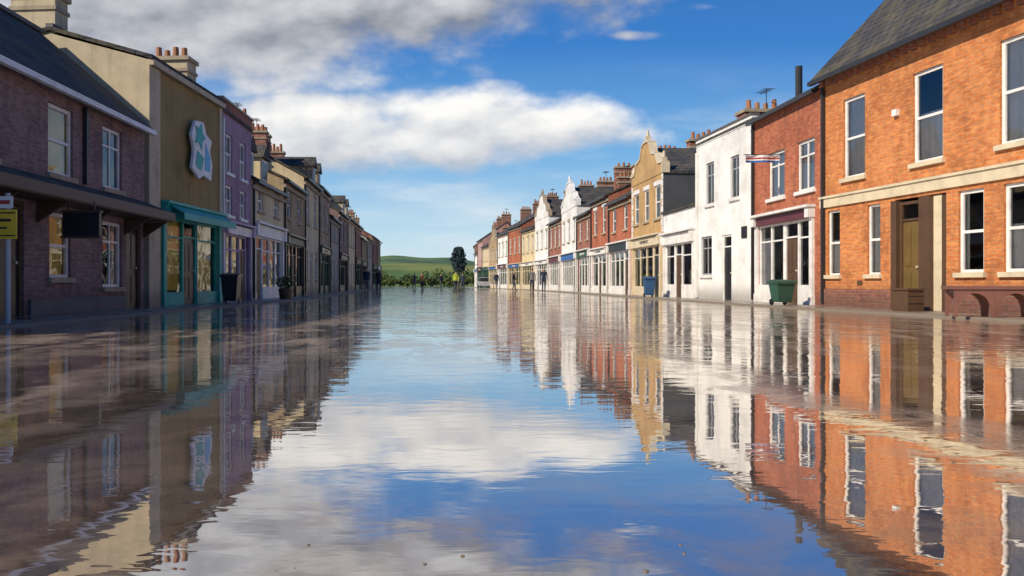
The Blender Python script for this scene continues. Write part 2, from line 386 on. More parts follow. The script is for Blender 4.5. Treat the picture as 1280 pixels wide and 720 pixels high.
def gen(name, p0, p1, H, front, side=None, shopc=WHITE, fas=None, rise=1.8, gable=False, chim=RED2, D=7, lint=STONE, qu=None, storeys=None, fr=WHITE, dormer=False, nw=None, ground='shop'):
    b = Bld(name, p0, p1); W = b.W; side = side or front; fas = fas or R.choice([GRNP, BLUEP, MAROON, BLACKP, CREAMP, WHITE])
    n = nw or max(2, round(W/2.2)); ho = []; wins = []
    st = storeys or (3 if H > 8.2 else 2); fh = (H-3.1)/(st-1)
    for s_ in range(st-1):
        z = 3.1+fh*s_+fh*.22
        for i in range(n):
            w = .85+.1*R.random() if W/n > 1.6 else .7; x = W*(i+.5)/n-w/2; wins.append((x, z, w, min(1.6, fh*.6)))
    kd = R.choice(['sash','bars','sash','casement'])
    if ground == 'shop':
        b.shell(H, D, front, side, wins+[(.4, 0, W-.8, 2.45)]); b.shop(.4, W-.4, 2.45, shopc, fas, R.choice([.1,.5,.9]), fh=R.choice([.3,.42]), letters=R.random()<.5)
    else:
        lows = [(W*(i+.5)/3-.5, .8, 1.0, 1.4) for i in (0,2)]; dr = (W/2-.45, 0, .9, 2.35)
        b.shell(H, D, front, side, wins+lows+[dr]); b.door(dr[0], .9, 2.35, mat=R.choice([BROWN, MAROON, GRNP]))
        for w in lows: b.window(*w, kind=kd, lintel=lint, fr=fr)
    for w in wins: b.window(*w, kind=kd, lintel=lint, fr=fr)
    if gable: dutch(b, H, rise+.5, front, gable, D)
    else:
        b.roof(H, D, rise, side, .18); b.gutter(H, .18, k=.5)
        b.box('eaves_cornice', STONE, 0, W, -.1, -.002, H-.35, H-.2)
    if qu: b.quoins(H, qu, z0=3)
    if dormer:
        for i in range(2):
            x = W*(.3+.42*i)
            b.box('dormer_walls', front, x-.6, x+.6, .5, 2.2, H+.2, H+1.35)
            b.box('dormer_window', fr, x-.42, x+.42, .44, .498, H+.4, H+1.25)
            b.box('dormer_glass', BLACKP, x-.36, x-.03, .43, .44-.001, H+.46, H+1.19); b.box('dormer_glass', BLACKP, x+.03, x+.36, .43, .44-.001, H+.46, H+1.19)
            b.prism('dormer_roof', SLATE, [(x-.72,H+1.33),(x+.72,H+1.33),(x,H+1.95)], .35, 2.9)
    for x in ((.45,) if R.random() < .5 else (.45, W-.45)):
        b.chimney(x, D*.5, .55, 1.3, H+rise-.7, H+rise+.7+.5*R.random(), chim, R.choice([2,3,4,5]), aerial=R.random()<.45)
    return b
gen('gabled_shop', (9.7, 42.2), (9.8, 36.42), 5.7, YEL, DKS, CREAMP, CREAMP, 1.5, gable=CREAMP, qu=WHITE, lint=WHITE).finish()
gen('brick_shop', (9.55, 47.5), (9.7, 42.25), 5.3, REDB, None, WHITE, rise=1.9).finish()
gen('brick_shop', (9.4, 52.5), (9.55, 47.55), 5.9, REDB, None, WHITE, WHITE, rise=1.5, lint=WHITE, chim=REDB).finish()
gen('brick_shop', (9.35, 58), (9.4, 52.55), 5.4, RED2, None, WHITE, rise=1.8).finish()
gen('gabled_white_shop', (9.3, 65.5), (9.35, 58.05), 6.3, WR, None, WHITE, BLUEP, 1.7, gable=WHITE).finish()
path = [(9.3,65.6),(9.1,72),(8.6,79),(7.9,86),(7.0,93),(6.2,100),(5.5,107),(4.9,114),(4.5,121),(4.3,128),(4.6,136)]
mats = [RED2, WR, CRM, REDB, WR, BUFF, CRM, PINK, WR, RED2]
for i in range(len(path)-1):
    gen(['brick_shop','rendered_shop','rendered_shop','brick_shop','rendered_shop','brick_shop','rendered_shop','rendered_shop','rendered_shop','brick_shop'][i],
        path[i+1], (path[i][0], path[i][1]+.04), 5.2+R.random()*1.8, mats[i], None, R.choice([WHITE, CREAMP, GRNP]), rise=1.4+R.random()*1.0, gable=(STONE if i in (1,5) else False)).finish()

# ------------------------------------------------------------------ LEFT ROW
b = Bld('purple_brick_house', (-7.95, 8.5), (-7.7, 20.3)); H = 4.6; g0 = 8.5
ho = [(2.0,2.8,.95,1.35),(4.4,2.8,.95,1.35),(7.1,2.8,1.0,1.4),(9.45,2.8,1.0,1.4),
      (7.15,.75,.85,1.3),(9.45,.55,1.0,1.5),(10.7,0,.85,2.15),(5.3,0,.95,2.15),(3.2,.75,1.2,1.4)]
b.shell(H, 5.4, PURP, PURP, ho, interior=DARK); b.roof(H, 5.4, 2.3, PURP, .2); b.gutter(H, .2, mat=WHITE, k=.85)
for i, h in enumerate(ho[:6]+ho[8:]): b.window(*h[:4], dress=['net','none','yellow','none','yellow','curtains','none'][i], fr=[WHITE,WHITE,CREAMP,WHITE,YELP,WHITE,WHITE][i], kind='casement' if i in (3,5) else 'sash')
for h in (ho[6], ho[7]): b.door(h[0], h[2], h[3], mat=BLACKP, fr=BROWN, transom=.1)
b.prism('canopy_roof', SLATE, [(-.75,2.32),(-.002,2.62),(-.002,2.72),(-.75,2.42)], .5, b.W, 'x')
b.box('canopy_fascia', BROWN, .5, b.W, -.79, -.752, 2.22, 2.42); b.box('canopy_soffit', BROWN, .5, b.W, -.75, -.003, 2.2, 2.23)
for x in (.6, 3, 5, 6.7, 8.6, 10.6, b.W-.05): b.prism('canopy_brackets', BROWN, [(-.6,2.19),(-.002,1.8),(-.002,2.19)], x-.04, x+.04, 'x')
b.box('plinth', LEAD, 0, 5.2, -.05, -.002, -.1, .35); b.box('plinth', LEAD, 6.4, 10.6, -.05, -.002, -.1, .35)
b.box('downpipe', IRON, 8.5, 8.58, -.1, -.02, 2.75, 4.4)
b.finish()
b = Bld('olive_shop', (-7.7, 20.5), (-7.3, 25.7)); H = 6.4
ho = [(1.0,0,3.9,2.45)]
b.shell(H, 6, OLV, BEI, ho); b.roof(H, 6, .75, BEI, .15, ridge=2.6)
b.shop(1.0, 4.9, 2.45, TEAL, TEAL, .45, fh=.3, stall=.4, letters=False)
b.box('corner_pilaster', BEI, -.0, .65, -.05, -.002, 0, H-.15); b.box('corner_pilaster', BEI, 5.0, b.W, -.05, -.002, 2.9, H-.15)
b.box('eaves_cornice', BEI, 0, b.W, -.16, -.002, H-.15, H)
b.prism('shop_awning', TEAL, [(-.6,2.5),(-.1,2.8),(-.1,2.84),(-.6,2.54)], .9, 4.95, 'x')
b.box('shop_awning', TEAL, .9, 4.95, -.605, -.59, 2.36, 2.5)
b.poly('shop_blinds', LTY, [(1.1,.15,.45),(2.4,.15,.45),(2.4,.15,2.4),(1.1,.15,2.4)]); b.poly('shop_blinds', LTY, [(3.6,.15,.45),(4.7,.15,.45),(4.7,.15,2.4),(3.6,.15,2.4)])
b.chimney(.35, 3.1, .6, 1.2, 6.5, 8.1, BEI, 0); b.chimney(4.7, 1.4, .7, 1.3, 6.3, 7.6, RED2, 4)
b.finish()
b = Bld('violet_house', (-7.3, 25.72), (-7.25, 29.5)); H = 6.2
ho = [(.5,4.3,.8,1.3),(2.2,4.3,.8,1.3),(.5,2.9,.8,1.0),(2.2,2.9,.8,1.0),(.3,0,3.1,2.3)]
b.shell(H, 6, VIOL, VIOL, ho); b.roof(H, 6, .7, VIOL, .05)
for h in ho[:4]: b.window(*h[:4], kind='bars', dress='net', sill=WHITE)
b.shop(.3, 3.4, 2.3, stucco('mauve_paint',(.6,.45,.55)), WHITE, .9, fh=.3, letters=False)
b.box('brick_parapet', RED2, 0, b.W, -.04, .2, H+.001, H+.4); b.box('parapet_coping', STONE, -.03, b.W+.03, -.09, .25, H+.402, H+.48)
b.box('rainwater_pipe', WHITE, .05, .13, -.09, -.02, .1, 6)
b.finish()
gen('cream_house', (-7.25,29.52), (-7.2,35), 4.5, CRM, None, WHITE, rise=1.7, chim=BUFF, dormer=True).finish()
gen('stone_shop', (-7.2,35.02), (-7.3,40.5), 5.2, BUFF, None, BLACKP, rise=1.6, chim=RED2).finish()
lp = [(-7.3,40.52),(-7.45,46),(-7.7,52),(-8.0,58.5),(-8.2,65),(-8.4,72),(-8.6,79),(-8.75,86),(-8.9,94),(-9.0,101),(-9.2,109)]
lm = [CRM, BUFF, GREY, PURP, CRM, RED2, BUFF, GREY, RED2, BUFF]
nm = ['rendered_house','stone_shop','rendered_house','brick_shop','rendered_house','brick_shop','stone_shop','rendered_house','brick_shop','stone_shop']
for i in range(len(lp)-1):
    gen(nm[i], lp[i], (lp[i+1][0], lp[i+1][1]-.04), 5.0+R.random()*1.5, lm[i], None, R.choice([WHITE, BLACKP, BROWN, GRNP]), rise=1.4+R.random()*.9,
        dormer=(i in (1,4)), chim=R.choice([BUFF, RED2, RED2]), ground='house' if 'house' in nm[i] else 'shop').finish()

# ------------------------------------------------------------------ ground, road, pavements
def sheet(name, pts, z, mat):
    me = bpy.data.meshes.new(name); me.from_pydata([(x,y,z) for x,y in pts], [], [tuple(range(len(pts)))]); me.materials.append(mat)
    o = bpy.data.objects.new(name, me); sc.collection.objects.link(o); return o
m, nt, bs = new_mat('grass_ground'); geo = nt.nodes.new('ShaderNodeNewGeometry')
n1 = noise(nt, geo.outputs['Position'], .012, 6, .6)
L(nt, MixC(nt, SS(nt, n1, .4, .62), (.06,.12,.02), (.18,.2,.04)), bs.inputs['Base Color']); bs.inputs['Roughness'].default_value = .95
GRASS = m
sheet('ground', [(-2500,-200),(2500,-200),(2500,3500),(-2500,3500)], -.06, GRASS)

m, nt, bs = new_mat('flooded_asphalt'); out = nt.nodes['Material Output']
geo = nt.nodes.new('ShaderNodeNewGeometry'); P = geo.outputs['Position']
sp = nt.nodes.new('ShaderNodeSeparateXYZ'); L(nt, P, sp.inputs[0]); X, Y = sp.outputs[0], sp.outputs[1]
def mapped(sx, sy):
    mp = nt.nodes.new('ShaderNodeMapping'); mp.inputs['Scale'].default_value = (sx,sy,1); L(nt, P, mp.inputs[0]); return mp.outputs[0]
big = noise(nt, P, .45, 3, .62, .4); med = noise(nt, P, 2.2, 5, .7, .4); fine = noise(nt, P, 55, 2, .7); strk = noise(nt, mapped(1,.36), 1.3, 6, .72, .4)
bigc = Mth(nt,'SUBTRACT',big,.5); medc = Mth(nt,'SUBTRACT',med,.5)
wob = Mth(nt,'ADD', Mth(nt,'MULTIPLY',bigc,2.4), Mth(nt,'MULTIPLY',medc,1.6))
def ridge(xc, w):
    d = Mth(nt,'ABSOLUTE', Mth(nt,'SUBTRACT', Mth(nt,'ADD', X, wob), xc))
    return SS(nt, d, w, w*.15)
r1 = ridge(2.0, .40); r2 = ridge(-2.3, .45)
far = Mth(nt,'MULTIPLY', SS(nt, Y, 5.5, 9), SS(nt, Y, 110, 40))
patch = SS(nt, Mth(nt,'ADD', strk, Mth(nt,'MULTIPLY', bigc, .45)), .47, .545)
patch = Mth(nt,'MULTIPLY', patch, Mth(nt,'ADD', Mth(nt,'MULTIPLY',far,.85), .04))
side = Mth(nt,'MULTIPLY', SS(nt, Mth(nt,'ADD',Mth(nt,'ABSOLUTE',X),wob), 2.2, 5.0), .55)
side = Mth(nt,'MULTIPLY', side, Mth(nt,'ADD', .35, Mth(nt,'MULTIPLY', SS(nt, strk, .42,.58), .95)))
mud = Mth(nt,'MAXIMUM', Mth(nt,'MAXIMUM', Mth(nt,'MULTIPLY',r1,.95), Mth(nt,'MULTIPLY',r2,.7)), Mth(nt,'MAXIMUM', patch, side))
mud = Mth(nt,'MULTIPLY', mud, Mth(nt,'ADD', .55, Mth(nt,'MULTIPLY', SS(nt, med, .36, .6), .6)), clamp=True)
mc = MixC(nt, SS(nt, strk, .38,.62), (.18,.125,.08), (.40,.30,.21))
mc = MixC(nt, Mth(nt,'MULTIPLY',SS(nt, fine, .5,.72),.6), mc, (.5,.42,.32))
mc = MixC(nt, Mth(nt,'MULTIPLY',SS(nt, fine, .45,.3),.5), mc, (.08,.06,.045))
wc = MixC(nt, SS(nt, med, .35,.65), (.09,.06,.04), (.22,.155,.10))
wc = MixC(nt, Mth(nt,'MULTIPLY',SS(nt, fine, .55,.75),.4), wc, (.36,.28,.2))
L(nt, MixC(nt, mud, wc, mc), bs.inputs['Base Color']); bs.inputs['Roughness'].default_value = .6
gl = N(nt,'ShaderNodeBsdfGlossy'); gl.inputs['Color'].default_value = (1,.97,.93,1)
L(nt, Mth(nt,'ADD', Mth(nt,'MULTIPLY',mud,.07), .008), gl.inputs['Roughness'])
fr = N(nt,'ShaderNodeFresnel'); fr.inputs[0].default_value = 1.33
near = Mth(nt,'MULTIPLY', SS(nt, Y, 3.2, 1.8), SS(nt, med, .42, .62))
wf = Mth(nt,'SUBTRACT', Mth(nt,'ADD', Mth(nt,'MULTIPLY',fr.outputs[0],.42), .62), Mth(nt,'MULTIPLY',near,.24))
mf = Mth(nt,'ADD', Mth(nt,'MULTIPLY',fr.outputs[0],.5), .16)
fac = Mth(nt,'ADD', Mth(nt,'MULTIPLY',wf,Mth(nt,'SUBTRACT',1,mud)), Mth(nt,'MULTIPLY',mf,mud), clamp=True)
rp1 = noise(nt, mapped(.6,1.2), 2.0, 2, .5, .3); rp2 = noise(nt, mapped(.6,1.4), 8, 2, .5, .5)
rh = Mth(nt,'ADD', Mth(nt,'MULTIPLY',rp1,.8), Mth(nt,'MULTIPLY',rp2,.26))
rh = Mth(nt,'MULTIPLY', rh, Mth(nt,'ADD', Mth(nt,'MULTIPLY',SS(nt,Y,3.5,14),1.1), .16))
bp = nt.nodes.new('ShaderNodeBump'); bp.inputs['Strength'].default_value = 1; bp.inputs['Distance'].default_value = .012
L(nt, rh, bp.inputs['Height']); L(nt, bp.outputs[0], gl.inputs['Normal'])
mx = N(nt,'ShaderNodeMixShader'); L(nt, fac, mx.inputs[0]); L(nt, bs.outputs[0], mx.inputs[1]); L(nt, gl.outputs[0], mx.inputs[2]); L(nt, mx.outputs[0], out.inputs[0])
ROAD = m
sheet('flooded_road', [(-14,-15),(16,-15),(16,150),(-14,150)], 0, ROAD)

m, nt, bs = new_mat('wet_paving'); geo = nt.nodes.new('ShaderNodeNewGeometry'); P = geo.outputs['Position']
br = nt.nodes.new('ShaderNodeTexBrick'); L(nt, P, br.inputs[0]); br.inputs['Scale'].default_value = 1
br.inputs['Brick Width'].default_value=.9; br.inputs['Row Height'].default_value=.6; br.inputs['Mortar Size'].default_value=.012
br.inputs['Color1'].default_value=(.24,.19,.14,1); br.inputs['Color2'].default_value=(.32,.26,.2,1); br.inputs['Mortar'].default_value=(.06,.05,.04,1)
n1 = noise(nt, P, .9, 6, .6)
L(nt, MixC(nt, SS(nt,n1,.4,.65), br.outputs[0], (.14,.10,.07)), bs.inputs['Base Color'])
L(nt, Mth(nt,'ADD', Mth(nt,'MULTIPLY',SS(nt,n1,.62,.45),.4), .06), bs.inputs['Roughness']); bs.inputs['IOR'].default_value=1.7
bump(nt, n1, .3, .01, bs)
PAVE = m; KERB = stucco('kerb_stone', (.3,.26,.21))
def pavement(line, w, sgn):
    v=[]; f=[]; kv=[]; kf=[]
    for x, y in line:
        a = x-sgn*w; v += [(x+sgn*.5,y,.04),(a,y,.04)]
        kv += [(a,y,.045),(a-sgn*.14,y,.04),(a-sgn*.15,y,-.05)]
    for i in range(len(line)-1):
        f.append((2*i,2*i+1,2*i+3,2*i+2)); k=3*i
        kf += [(k,k+1,k+4,k+3),(k+1,k+2,k+5,k+4)]
    for nme, vv, ff, mm in (('pavement',v,f,PAVE),('kerb',kv,kf,KERB)):
        me = bpy.data.meshes.new(nme); me.from_pydata(vv,[],ff); me.materials.append(mm)
        o = bpy.data.objects.new(nme, me); sc.collection.objects.link(o)
rl = [(12.0,6),(11.02,15.3),(10.27,22),(10.2,26.8),(9.9,31.9),(9.7,42.2),(9.3,65.6)]+path[1:]
ll = [(-8.0,6),(-7.7,20.5),(-7.3,25.7),(-7.2,35)]+lp
pavement(rl, 1.5, 1); pavement(ll, 1.3, -1)

bl = Bld('pebbles', (0,0),(1,0)); bl.M = Matrix.Identity(4)
GR = stucco('brown_grit', (.2,.15,.1))
for i in range(45):
    x, y = (2.0+R.gauss(0,.22), 1.9+R.random()*3) if i < 33 else (R.uniform(-.5,.6), R.uniform(1.75,2.0))
    r = .002+.006*R.random()**2; n = 7; a0 = R.random()*6
    ring = [(x+r*(1+.5*R.random())*math.cos(a0+k*6.283/n), y+r*(1+.5*R.random())*math.sin(a0+k*6.283/n), -.002) for k in range(n)]
    top = [(x+(p[0]-x)*.6, y+(p[1]-y)*.6, r*.45) for p in ring]
    for k in range(n): bl.poly('stones', GR, [ring[k], ring[(k+1)%n], top[(k+1)%n], top[k]])
    bl.poly('stones', GR, top)
bl.finish()

# ------------------------------------------------------------------ hills and trees
def hill(name, y, h, mat, seed, d=150):
    rr = random.Random(seed); ph = [rr.random()*6 for _ in range(5)]
    v=[]; f=[]; n=120
    for i in range(n+1):
        x = -900+1800*i/n
        z = h*(.75+.18*math.sin(x*.006+ph[0])+.1*math.sin(x*.017+ph[1])+.04*math.sin(x*.06+ph[2]))
        v += [(x,y-d,-1),(x,y-d*.4,z*.6),(x,y,z),(x,y+d,-1)]
    for i in range(n):
        for k in range(3): a=4*i+k; f.append((a,a+4,a+5,a+1))
    me = bpy.data.meshes.new(name); me.from_pydata(v,[],f); me.materials.append(mat)
    for p in me.polygons: p.use_smooth = True
    o = bpy.data.objects.new(name, me); sc.collection.objects.link(o)
hill('hill', 560, 15, GRASS, 3); 
m2, nt, bs = new_mat('far_hill'); geo = nt.nodes.new('ShaderNodeNewGeometry'); n1 = noise(nt, geo.outputs['Position'], .01, 6, .7)
L(nt, MixC(nt, SS(nt,n1,.45,.6), (.09,.16,.05), (.04,.09,.04)), bs.inputs['Base Color']); bs.inputs['Roughness'].default_value=1
hill('hill', 1300, 46, m2, 9, 300)
def leafmat(nm, a, c):
    m, nt, bs = new_mat(nm); t = nt.nodes.new('ShaderNodeNewGeometry'); n1 = noise(nt, t.outputs['Position'], .9, 3)
    L(nt, MixC(nt, SS(nt,n1,.4,.6), a, c), bs.inputs['Base Color']); bs.inputs['Roughness'].default_value=.8; return m
LEAF = leafmat('foliage', (.04,.07,.018), (.11,.14,.03)); LEAFD = leafmat('dark_foliage', (.015,.035,.045), (.035,.065,.07))
BARK = paint('bark', (.08,.06,.045), .9)
def leaves(b, cx, cy, cz, rx, ry, rz, n, s, mat, part='crown'):
    for i in range(n):
        d = Vector((R.gauss(0,1),R.gauss(0,1),R.gauss(0,1))).normalized()*(R.random()**.4)
        c = Vector((cx+d.x*rx, cy+d.y*ry, cz+d.z*rz)); a = Vector((R.gauss(0,1),R.gauss(0,1),R.gauss(0,1))).normalized(); e = a.orthogonal().normalized(); q=a.cross(e)
        k = s*(.6+.8*R.random())
        b.poly(part, mat, [tuple(c+e*k), tuple(c+q*k*.7), tuple(c-e*k), tuple(c-q*k*.7)])
tl = Bld('tree_line', (0,0),(1,0)); tl.M = Matrix.Identity(4)
for i in range(60):
    x = -40+1.1*i+R.random()*2; hgt = 1.6+2.6*R.random()**2; y = 168+R.random()*14
    leaves(tl, x, y, hgt*.55, 1.5, 1.2, hgt*.55, 130, .28, LEAF)
tl.finish()
t = Bld('round_tree', (0,0),(1,0)); t.M = Matrix.Translation((1.9,148,0))
t.cyl('trunk', BARK, 0, 0, 0, 4.0, .25, .12, 8)
for i in range(6):
    a = i*1.05; t.prism('limbs', BARK, [(0,1.8+i*.25),(.9*math.cos(a)+.01,3.0+i*.4),(.9*math.cos(a),3.1+i*.4)], -.05, .05)
for z, r in ((3.4,1.2),(4.2,1.5),(5.1,1.55),(6.0,1.4),(6.7,.95)): leaves(t, R.uniform(-.15,.15), 0, z, r, r, .75, 620, .17, LEAFD)
t.finish()

# ------------------------------------------------------------------ street furniture
def at(x, y, rot=0, z=0): return Matrix.Translation((x,y,z)) @ Matrix.Rotation(rot,4,'Z')
def item(name, M): b = Bld(name,(0,0),(1,0)); b.M = M; return b
b = item('road_sign', at(-6.6,12.0,.0))
b.cyl('post', paint('galvanised_post',(.45,.46,.47),.4), 0, 0, 0, 2.0, .035, .035, 12)
b.box('sign_plate', YELP, -.3, .16, -.06, -.04, 1.31, 1.75); b.box('sign_border', BLACKP, -.28, .14, -.063, -.061, 1.69, 1.71); b.box('sign_border', BLACKP, -.28,.14,-.063,-.061,1.35,1.37)
b.box('sign_text', BLACKP, -.22, .08, -.063, -.061, 1.57, 1.61); b.box('sign_text', BLACKP, -.2, .02, -.063, -.061, 1.46, 1.49); b.box('bracket', IRON, -.05,.05,-.04,.04,1.5,1.54)
b.box('sign_header', WHITE, -.22, .1, -.058, -.042, 1.77, 1.95); b.box('header_text', REDP, -.18, .06, -.062, -.059, 1.83, 1.89)
b.finish()
b = item('hanging_sign', at(-7.0,15.3,0))
b.box('panel', BLACKP, -.35, .35, -.05, .05, 1.55, 2.0); b.box('panel_rim', BROWN, -.38,.38,-.065,.065,2.001,2.04); b.box('panel_rim', BROWN, -.38,.38,-.065,.065,1.51,1.549)
b.box('hanger', IRON, -.25,-.23,-.01,.01,2.04,2.22); b.box('hanger', IRON, .23,.25,-.01,.01,2.04,2.22)
b.finish()
def star(n, r0, r1, cx, cz, sx=1): return [(cx+sx*(r0 if i%2 else r1)*math.cos(i*math.pi/n), cz+(r0 if i%2 else r1)*math.sin(i*math.pi/n)) for i in range(2*n)]
b = item('wall_emblem_sign', Matrix(((.077,-.997,0,-7.42),(.997,.077,0,23.6),(0,0,1,0),(0,0,0,1))))
b.prism('backing', WHITE, [(-.75,3.95),(-.2,3.7),(.1,3.85),(.7,3.75),(.8,4.25),(.6,4.6),(.75,4.95),(.3,5.1),(.1,5.4),(-.5,5.35),(-.8,4.9),(-.6,4.5)], -.18, -.1)
b.prism('emblem', TEAL, star(5,.22,.42,-.2,4.95), -.2, -.182); b.prism('emblem', TEAL, [(-.5,4.05),(-.1,3.95),(.1,4.35),(-.4,4.5)], -.2, -.182)
b.prism('emblem_blue', paint('sky_blue_paint',(.1,.45,.7)), [(.2,4.0),(.55,4.0),(.6,4.4),(.25,4.8)], -.2, -.182)
b.box('brackets', IRON, -.4,-.36,-.1,.06,4.2,4.25); b.box('brackets', IRON, .36,.4,-.1,.06,4.9,4.95)
b.finish()
b = item('flag', at(9.45,24.2,0))
b.box('pole', IRON, -.5, .75, -.012, .012, 4.53, 4.55)
for i in range(8):
    x0, x1 = -.45+.13*i, -.45+.13*(i+1); y0, y1 = .05*math.sin(i*1.1), .05*math.sin((i+1)*1.1)
    for j, (za, zb, mm) in enumerate(((4.3,4.36,BLUEP),(4.36,4.4,WHITE),(4.4,4.45,REDP),(4.45,4.525,WHITE))):
        b.poly('cloth_%d'%j, mm, [(x0,y0,za),(x1,y1,za),(x1,y1,zb),(x0,y0,zb)])
b.finish()
def bin_(x, y, mat, hgt=.95, w=.56, rot=0, z=.04):
    b = item('wheelie_bin', at(x,y,rot,z))
    lo, hi = w*.38, w*.5
    c0 = [(-lo,-lo,.08),(lo,-lo,.08),(lo,lo,.08),(-lo,lo,.08)]; c1 = [(-hi,-hi,hgt),(hi,-hi,hgt),(hi,hi,hgt),(-hi,hi,hgt)]
    for k in range(4): b.poly('body', mat, [c0[k],c0[(k+1)%4],c1[(k+1)%4],c1[k]])
    b.poly('body', mat, c0[::-1])
    b.prism('lid', mat, [(-hi-.04,hgt),(hi+.05,hgt),(hi+.05,hgt+.05),(0,hgt+.11),(-hi-.04,hgt+.06)], -hi-.03, hi+.03, 'x')
    b.box('handle', mat, -hi*.8, hi*.8, hi+.05, hi+.1, hgt-.03, hgt+.02)
    for sx in (-lo-.03, lo-.02): b.prism('wheels', BLACKP, [(lo+.09*math.cos(i*.7854),.09+.09*math.sin(i*.7854)) for i in range(8)], sx, sx+.05, 'x')
    b.finish()
bin_(-6.5, 24.0, BLACKP, .8, .5); bin_(8.85, 35.2, paint('dull_blue_plastic',(.03,.09,.2)), .8, .45); bin_(9.3, 22.3, GRNP, .6, .5, .1)
def bench(x, y, rot, ln=1.5):
    b = item('wooden_bench', at(x,y,rot,.04)); RW = paint('red_brown_wood',(.2,.085,.06),.5); h = ln/2
    for k in range(4): b.box('seat', RW, -h, h, -.27+.14*k, -.15+.14*k, .5, .56)
    for sy in (-.24,.2):
        for j in range(2):
            a0 = -h+.06+j*(ln-.12)/2; a1 = a0+(ln-.12)/2; mid=(a0+a1)/2; r=(a1-a0)/2-.05
            arc = [(mid+r*math.cos(t*math.pi/10), .001+(.43)*math.sin(t*math.pi/10)**.7) for t in range(11)]
            b.prism('arched_leg_%s%d'%('front' if sy<0 else 'back',j), RW, [(a0+.001,0),(a0+.001,.499),(a1-.001,.499),(a1-.001,0)]+arc, sy, sy+.05)
    for sx in (-h+.1, 0, h-.16): b.box('cross_rails', RW, sx, sx+.06, -.19, .2, .42, .49)
    b.finish()
bench(9.75, 14.4, -.25, 1.4); bench(10.55, 12.6, -math.pi/2+.11, 1.6)
b = item('planter_box', at(10.0,17.4,.1,.04)); b.box('box', BROWN, -.18,.18,-.26,.26,0,.46); b.box('rim', BROWN, -.21,.21,-.29,.29,.461,.5); b.box('feet', IRON,-.19,.19,-.27,.27,-.03,-.001); b.box('slats', BLACKP, -.185,.185,-.264,-.261,.16,.18); b.box('slats', BLACKP, -.185,.185,-.264,-.261,.32,.34); b.finish()
for x,y in ((-6.3,31.0),):
    b = item('shrub_planter', at(x,y,0,.04)); b.cyl('tub', BROWN, 0,0,0,.4,.22,.28,14); leaves(b,0,0,.62,.32,.32,.28,260,.05,LEAF,'shrub'); b.finish()

# ------------------------------------------------------------------ pedestrians
SKIN = paint('skin', (.5,.3,.2), .6); HAIR = paint('hair', (.05,.03,.02), .7)
def person(x, y, rot, top, legs, stride=.18, name='pedestrian', hgt=1.72):
    k = hgt/1.75
    J = {'pel':(0,0,.95),'chest':(0,0,1.28),'neckb':(0,0,1.45),'neck':(0,-.01,1.53),'head':(0,-.03,1.63),'crown':(0,-.01,1.72),
         'ls':(-.18,0,1.41),'le':(-.23,.06*stride/.18,1.13),'lh':(-.22,-.08,.9),'lf':(-.22,-.11,.8),'rs':(.18,0,1.41),'re':(.23,-.06,1.13),'rh':(.22,-.18*stride/.18,.92),'rf':(.22,-.22*stride/.18,.83),
         'lhip':(-.09,0,.88),'lk':(-.1,-stride*.8,.5),'la':(-.1,-stride,.08),'lt':(-.1,-stride-.18,.04),
         'rhip':(.09,0,.88),'rk':(.1,stride*.2,.49),'ra':(.1,stride,.1),'rt':(.1,stride-.17,.04)}
    rad = {'pel':.14,'chest':.145,'neckb':.09,'neck':.05,'head':.095,'crown':.06,'ls':.065,'le':.045,'lh':.03,'lf':.03,'rs':.065,'re':.045,'rh':.03,'rf':.03,
           'lhip':.095,'lk':.06,'la':.04,'lt':.04,'rhip':.095,'rk':.06,'ra':.04,'rt':.04}
    ks = list(J); E = [('pel','chest'),('chest','neckb'),('neckb','neck'),('neck','head'),('head','crown'),('neckb','ls'),('ls','le'),('le','lh'),('lh','lf'),('neckb','rs'),('rs','re'),('re','rh'),('rh','rf'),
        ('pel','lhip'),('lhip','lk'),('lk','la'),('la','lt'),('pel','rhip'),('rhip','rk'),('rk','ra'),('ra','rt')]
    me = bpy.data.meshes.new('body'); me.from_pydata([tuple(c*k for c in J[a]) for a in ks], [(ks.index(a),ks.index(c)) for a,c in E], [])
    o = bpy.data.objects.new('tmp', me); sc.collection.objects.link(o)
    md = o.modifiers.new('s','SKIN'); sd = o.modifiers.new('u','SUBSURF'); sd.levels = 2
    for i, a in enumerate(ks):
        sv = me.skin_vertices[0].data[i]; sv.radius = (rad[a]*(1.15 if a in('pel','chest') else 1), rad[a]*(.8 if a in ('pel','chest') else 1)); sv.use_root = (a=='pel')
    dg = bpy.context.evaluated_depsgraph_get(); m2 = bpy.data.meshes.new_from_object(o.evaluated_get(dg))
    bpy.data.objects.remove(o)
    m2.materials.clear()
    for mm in (top, legs, SKIN, HAIR, BLACKP): m2.materials.append(mm)
    for p in m2.polygons:
        c = p.center/k; p.use_smooth = True
        p.material_index = 3 if c.z > 1.68 or (c.z>1.58 and c.y>.02) else 2 if c.z > 1.49 or (abs(c.x)>.17 and c.z<.9) else 4 if c.z<.08 else 1 if c.z < .9 else 0
    o = bpy.data.objects.new(name, m2); sc.collection.objects.link(o); o.matrix_world = at(x,y,rot)
HIV = paint('hi_vis_yellow', (.5,.6,.05), .8); NAVY = paint('navy_cloth',(.02,.03,.06),.9); GRYC = paint('grey_cloth',(.15,.15,.15),.9); ORG = paint('orange_cloth',(.5,.2,.05),.7)
person(.7, 72, .3, HIV, NAVY); person(1.5, 82, 2.6, NAVY, NAVY, .1)
person(-2.6, 80, 1, ORG, NAVY); person(-3.5, 84, -1, GRYC, GRYC,.1)
person(6.7, 56, 0, NAVY, NAVY); person(6.1, 58, 3, GRYC, NAVY,.15); person(5.6, 68, 1.2, BLACKP, NAVY); person(4.6,76,.5,NAVY,GRYC)
